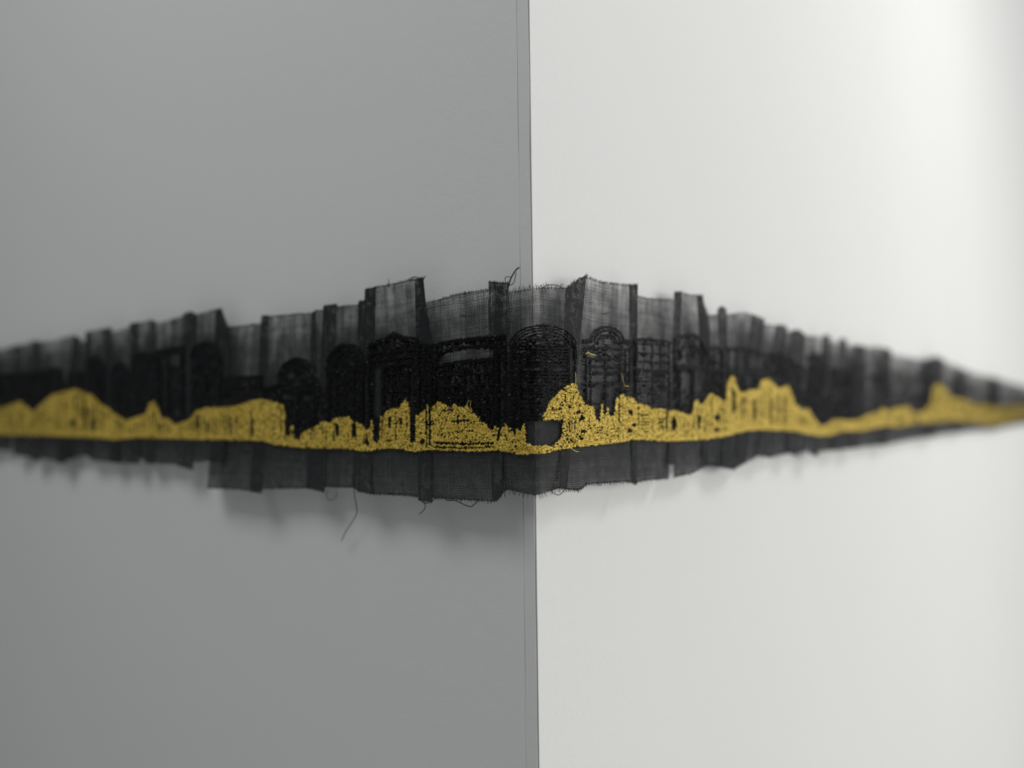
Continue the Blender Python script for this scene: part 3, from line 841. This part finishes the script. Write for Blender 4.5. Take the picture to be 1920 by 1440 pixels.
gold_total = black_total = 0
for mi, m in enumerate(MOT):
    top = m['top']
    x0, x1 = top[0][0], top[-1][0]
    nb = [(x, base_of(x)) for x in np.linspace(x1, x0, max(3, int((x1 - x0) / 8)))]
    outline = [tuple(p) for p in top] + nb
    st = Stitches()
    # how loosely the motif is filled: dense and black round the shaded wall, open line work on the bright one
    opn = 0.0 if x0 < 600 else 0.15 if x0 < 680 else 0.25 if x0 < 950 else 0.35 if x0 < 1085 else 0.62 if x0 < 1440 else 0.58 if x0 < 1560 else 0.72
    fill(st, outline, m['ang'], 1.0 - opn, 0.0)
    if opn < 0.2:
        fill(st, outline, m['ang'] + 0.25, 0.45, 0.0003)
    for pts, w in m['strokes']:
        stroke(st, pts, w, 0.0007)
    edge = [(x, y + 1.5) for x, y in top]
    stroke(st, edge, 3.2, 0.0006)
    if 690 < x0 < 1440:
        # short slits between the rows of stitching where the gauze shows
        ymin, ymax = min(p[1] for p in top) + 14, 800
        for yy in np.arange(ymin, ymax, 6.0):
            for xx in np.arange(x0 + 4, x1 - 4, 9.0):
                if rng.uniform() < 0.32:
                    px_, py_ = xx + rng.uniform(-3, 3), yy + rng.uniform(-1, 1)
                    if m['ang'] == H:
                        m['gaps'].append(rect(px_, py_, px_ + rng.uniform(6, 13), py_ + 3.8))
                    else:
                        m['gaps'].append(rect(px_, py_, px_ + 3.8, py_ + rng.uniform(6, 13)))
    S = st.get()
    x, y, a, lf, tn = S.T
    keep = ~in_any(m['gaps'], x, y) | (tn < 0.5)
    gold_zone = in_gold(x, y)
    keep_b = keep & (~gold_zone | in_any(GOLD_HOLES, x, y)) & (y < pl(GOLD_BASE, x) - 1)
    # dark ground under the stitches, row by row, leaving the bare places open
    k = step((x0 + x1) / 2)
    rowh = 2.2 * k
    gy = np.arange(min(p[1] for p in top), max(p[1] for p in nb) + 1, rowh)
    m0 = 0.5 * (x0 + MOT[mi - 1]['top'][-1][0]) if mi > 0 else x0
    m1 = 0.5 * (x1 + MOT[mi + 1]['top'][0][0]) if mi + 1 < len(MOT) else x1
    gx = np.arange(min(m0, x0), max(m1, x1) + 0.1, 2.0)
    GX, GY = np.meshgrid(gx, gy)
    mk = poly_mask(outline, GX, GY) & poly_mask(outline, GX - 1.5, GY) & poly_mask(outline, GX + 1.5, GY) & poly_mask(outline, GX, GY - 2)
    mk &= ~in_any(m['gaps'], GX.ravel(), GY.ravel()).reshape(GX.shape)
    if opn > 0.1:
        keepg = rng.uniform(0, 1, ((GX.shape[0] + 1), (GX.shape[1] + 2) // 3 + 1)).repeat(3, axis=1)[:GX.shape[0], :GX.shape[1]] > opn
        mk &= keepg | (GY > pl(GOLD_TOP, GX))
    gr = (GY > pl(GOLD_TOP, GX) + 3)
    mk &= ~(gr & ~in_gold(GX, GY))
    mk |= in_gold(GX, GY) & (GX >= m0) & (GX <= m1) & ~in_any(m['gaps'], GX.ravel(), GY.ravel()).reshape(GX.shape)
    V, F = [], []
    for r_ in range(len(gy)):
        run = np.flatnonzero(mk[r_])
        if len(run) == 0:
            continue
        for part in np.split(run, np.flatnonzero(np.diff(run) > 1) + 1):
            for c0 in range(part[0], part[-1] + 1, 8):
                c1 = min(c0 + 8, part[-1] + 1)
                xa, xb = gx[c0] - 1, (gx[c1 - 1] + 1)
                ya, yb = gy[r_] - rowh / 2, gy[r_] + rowh / 2
                q = hit(np.array([xa, xb, xb, xa]), np.array([yb, yb, ya, ya]), np.full(4, DM + 0.0011))
                F.append(tuple(range(len(V), len(V) + 4)))
                V += list(q)
    gm = mesh_np(m['name'], V, F)
    at = gm.attributes.new('tone', 'FLOAT', 'POINT')
    at.data.foreach_set('value', rng.uniform(0, 1, len(gm.vertices)).astype(np.float32))
    part = link(m['name'], gm, RIB, M_GROUND, m['label'])
    xb, yb, ab, lb = x[keep_b], y[keep_b], a[keep_b], lf[keep_b]
    n = len(xb)
    if n:
        zk = np.sqrt(np.clip(1 / zscale(xb), 1, 4))
        tone = rng.uniform(0.1, 1.0, n) * tn[keep_b]
        tone = np.where(rng.uniform(0, 1, n) < 0.03, rng.uniform(1.0, 7.0, n), tone)  # a few stitches get a far paler tone, painting glints on the thread
        me = stitch_mesh('black_stitching', xb, yb, ab, 0.0019 * zk * rng.uniform(0.8, 1.25, n), 0.00036 * zk * rng.uniform(0.8, 1.2, n), lb, tone)
        link('black_stitching', me, part, M_BLACK, None, 'stuff')
        black_total += n
    # gold part of the same motif: curly short stitches in every direction over following rows
    gx0 = 0.5 * (x0 + MOT[mi - 1]['top'][-1][0]) if mi > 0 else x0 - 3
    gx1 = 0.5 * (x1 + MOT[mi + 1]['top'][0][0]) if mi + 1 < len(MOT) else x1 + 3
    cnt_area = (gx1 - gx0) * 110.0
    n = int(cnt_area / (2.0 if x0 < 1085 else 1.55) / k)
    xg, yg = rng.uniform(gx0, gx1, n), rng.uniform(690, 860, n)
    ok = in_gold(xg, yg) & ~in_any(GOLD_HOLES, xg, yg)
    xg, yg = xg[ok], yg[ok]
    n = len(xg)
    if n:
        vert = rng.uniform(0, 1, n) < 0.55
        ag = np.where(vert, math.pi / 2 + rng.normal(0, 0.5, n), rng.uniform(0, math.pi, n))
        near = (pl(GOLD_BASE, xg) - yg) < 8 * k
        ag = np.where(near & (rng.uniform(0, 1, n) < .7), rng.normal(0, 0.6, n), ag)
        zk = np.sqrt(np.clip(1 / zscale(xg), 1, 4))
        me = stitch_mesh('gold_stitching', xg, yg, ag, 0.0016 * zk * rng.uniform(0.6, 1.4, n), 0.00025 * zk * rng.uniform(0.75, 1.3, n), 0.0001 + rng.uniform(0, 0.0006, n), rng.beta(0.9, 0.8, n) * 1.5 - 0.3)  # upper end of the tone spread paints bright glints into the gold colour
        link('gold_stitching', me, part, M_GOLD, 'gold metallic thread filling the foot of the motif', 'stuff')
        gold_total += n
print('stitches', black_total, gold_total)

# ------------------------------------------------------------------ loose threads and knots
def smooth_path(pts, n=5):
    p = np.asarray(pts, float)
    t = np.arange(len(p))
    tt = np.linspace(0, len(p) - 1, (len(p) - 1) * n + 1)
    # Catmull-Rom through the points
    q = np.vstack([2 * p[0] - p[1], p, 2 * p[-1] - p[-2]])
    out = []
    for u in tt:
        i = min(int(u), len(p) - 2)
        f = u - i
        a, b2, c, d = q[i], q[i + 1], q[i + 2], q[i + 3]
        out.append(0.5 * ((2 * b2) + (-a + c) * f + (2 * a - 5 * b2 + 4 * c - d) * f * f + (-a + 3 * b2 - 3 * c + d) * f ** 3))
    return np.array(out)


def loose(pts, d0, d1, r, mat=M_LOOSE, name='loose_thread', label=None):
    p = smooth_path(pts)
    d = np.linspace(d0, d1, len(p))
    P = hit(p[:, 0], p[:, 1], d)
    me = tube_mesh(name, [P], [r], 5)
    return link(name, me, RIB, mat, label)


loose([(951, 546), (954, 534), (958, 522), (963, 513), (968, 506), (974, 501)], 0.013, 0.013, 0.00042, label='stiff black thread end rising above the fold')
loose([(956, 536), (949, 531), (947, 522), (951, 519), (960, 520)], 0.013, 0.011, 0.00022)
loose([(953, 532), (959, 534), (964, 529), (966, 520), (968, 510)], 0.013, 0.012, 0.00025)
loose([(787, 936), (795, 943), (806, 942), (818, 934), (828, 930), (838, 938), (852, 938), (866, 944), (882, 950), (890, 945), (899, 937)], 0.014, 0.013, 0.00026, label='long black thread drooping along the bottom edge')
loose([(794, 938), (797, 947), (796, 954), (791, 960), (785, 964)], 0.014, 0.010, 0.00026)
loose([(664, 912), (665, 930), (669, 952), (668, 965), (658, 982), (648, 997), (640, 1015)], 0.011, 0.006, 0.00030, label='long single thread hanging down over the shaded wall')
loose([(616, 918), (612, 930), (620, 938), (630, 932), (632, 922)], 0.011, 0.008, 0.00022)
loose([(728, 540), (729, 532), (728, 522)], 0.013, 0.013, 0.00020)
loose([(789, 532), (793, 525), (798, 517)], 0.013, 0.013, 0.00030)
loose([(764, 526), (771, 521), (780, 519), (787, 523), (791, 530)], 0.013, 0.012, 0.00022)
loose([(770, 526), (776, 520), (784, 527)], 0.013, 0.012, 0.00018)
loose([(1016, 540), (1026, 535), (1038, 534), (1048, 536), (1054, 541)], 0.008, 0.010, 0.00024)
loose([(1078, 531), (1084, 524), (1091, 521), (1097, 522)], 0.011, 0.011, 0.00022)
loose([(1099, 520), (1101, 516), (1104, 518)], 0.012, 0.012, 0.00022)
loose([(1033, 919), (1040, 926), (1048, 928), (1055, 923), (1062, 915)], 0.010, 0.011, 0.00022)
loose([(936, 930), (944, 922), (948, 934)], 0.013, 0.012, 0.00020)
loose([(1193, 904), (1191, 909), (1186, 907)], 0.012, 0.012, 0.00024)
loose([(1066, 838), (1073, 842), (1079, 846), (1085, 847)], 0.0115, 0.0125, 0.00022, M_GOLD, label='gold thread end curling out of the base line')
loose([(1079, 724), (1079.5, 712), (1079, 698)], 0.0115, 0.0118, 0.00022, M_GOLD, label='single gold thread standing above the gold peak')
loose([(872, 766), (876, 757), (880, 750)], 0.0115, 0.0122, 0.00020, M_GOLD)
loose([(886, 771), (882, 762), (883, 752)], 0.0115, 0.0122, 0.00020, M_GOLD)
loose([(898, 800), (896, 790), (900, 780)], 0.0115, 0.0124, 0.00020, M_GOLD)
loose([(914, 810), (919, 818), (923, 828)], 0.0118, 0.0122, 0.00020, M_GOLD)
loose([(1165, 700), (1171, 722), (1174, 724), (1180, 724)], 0.0115, 0.0118, 0.00018, M_GOLD)
loose([(1098, 664), (1103, 661), (1108, 664), (1117, 666)], 0.0115, 0.0118, 0.00030, M_GOLD, label='gold strand crossing a bare leaf shape')
loose([(1128, 589), (1134, 588), (1139, 587), (1141, 585)], 0.012, 0.013, 0.00032, name='thread_knot', label='small dark knot caught in the gauze')
loose([(864, 592), (868, 593), (874, 593)], 0.0105, 0.011, 0.00036, name='thread_knot')
loose([(862, 589), (866, 592), (872, 590), (884, 595)], 0.0105, 0.011, 0.00020, name='thread_knot')
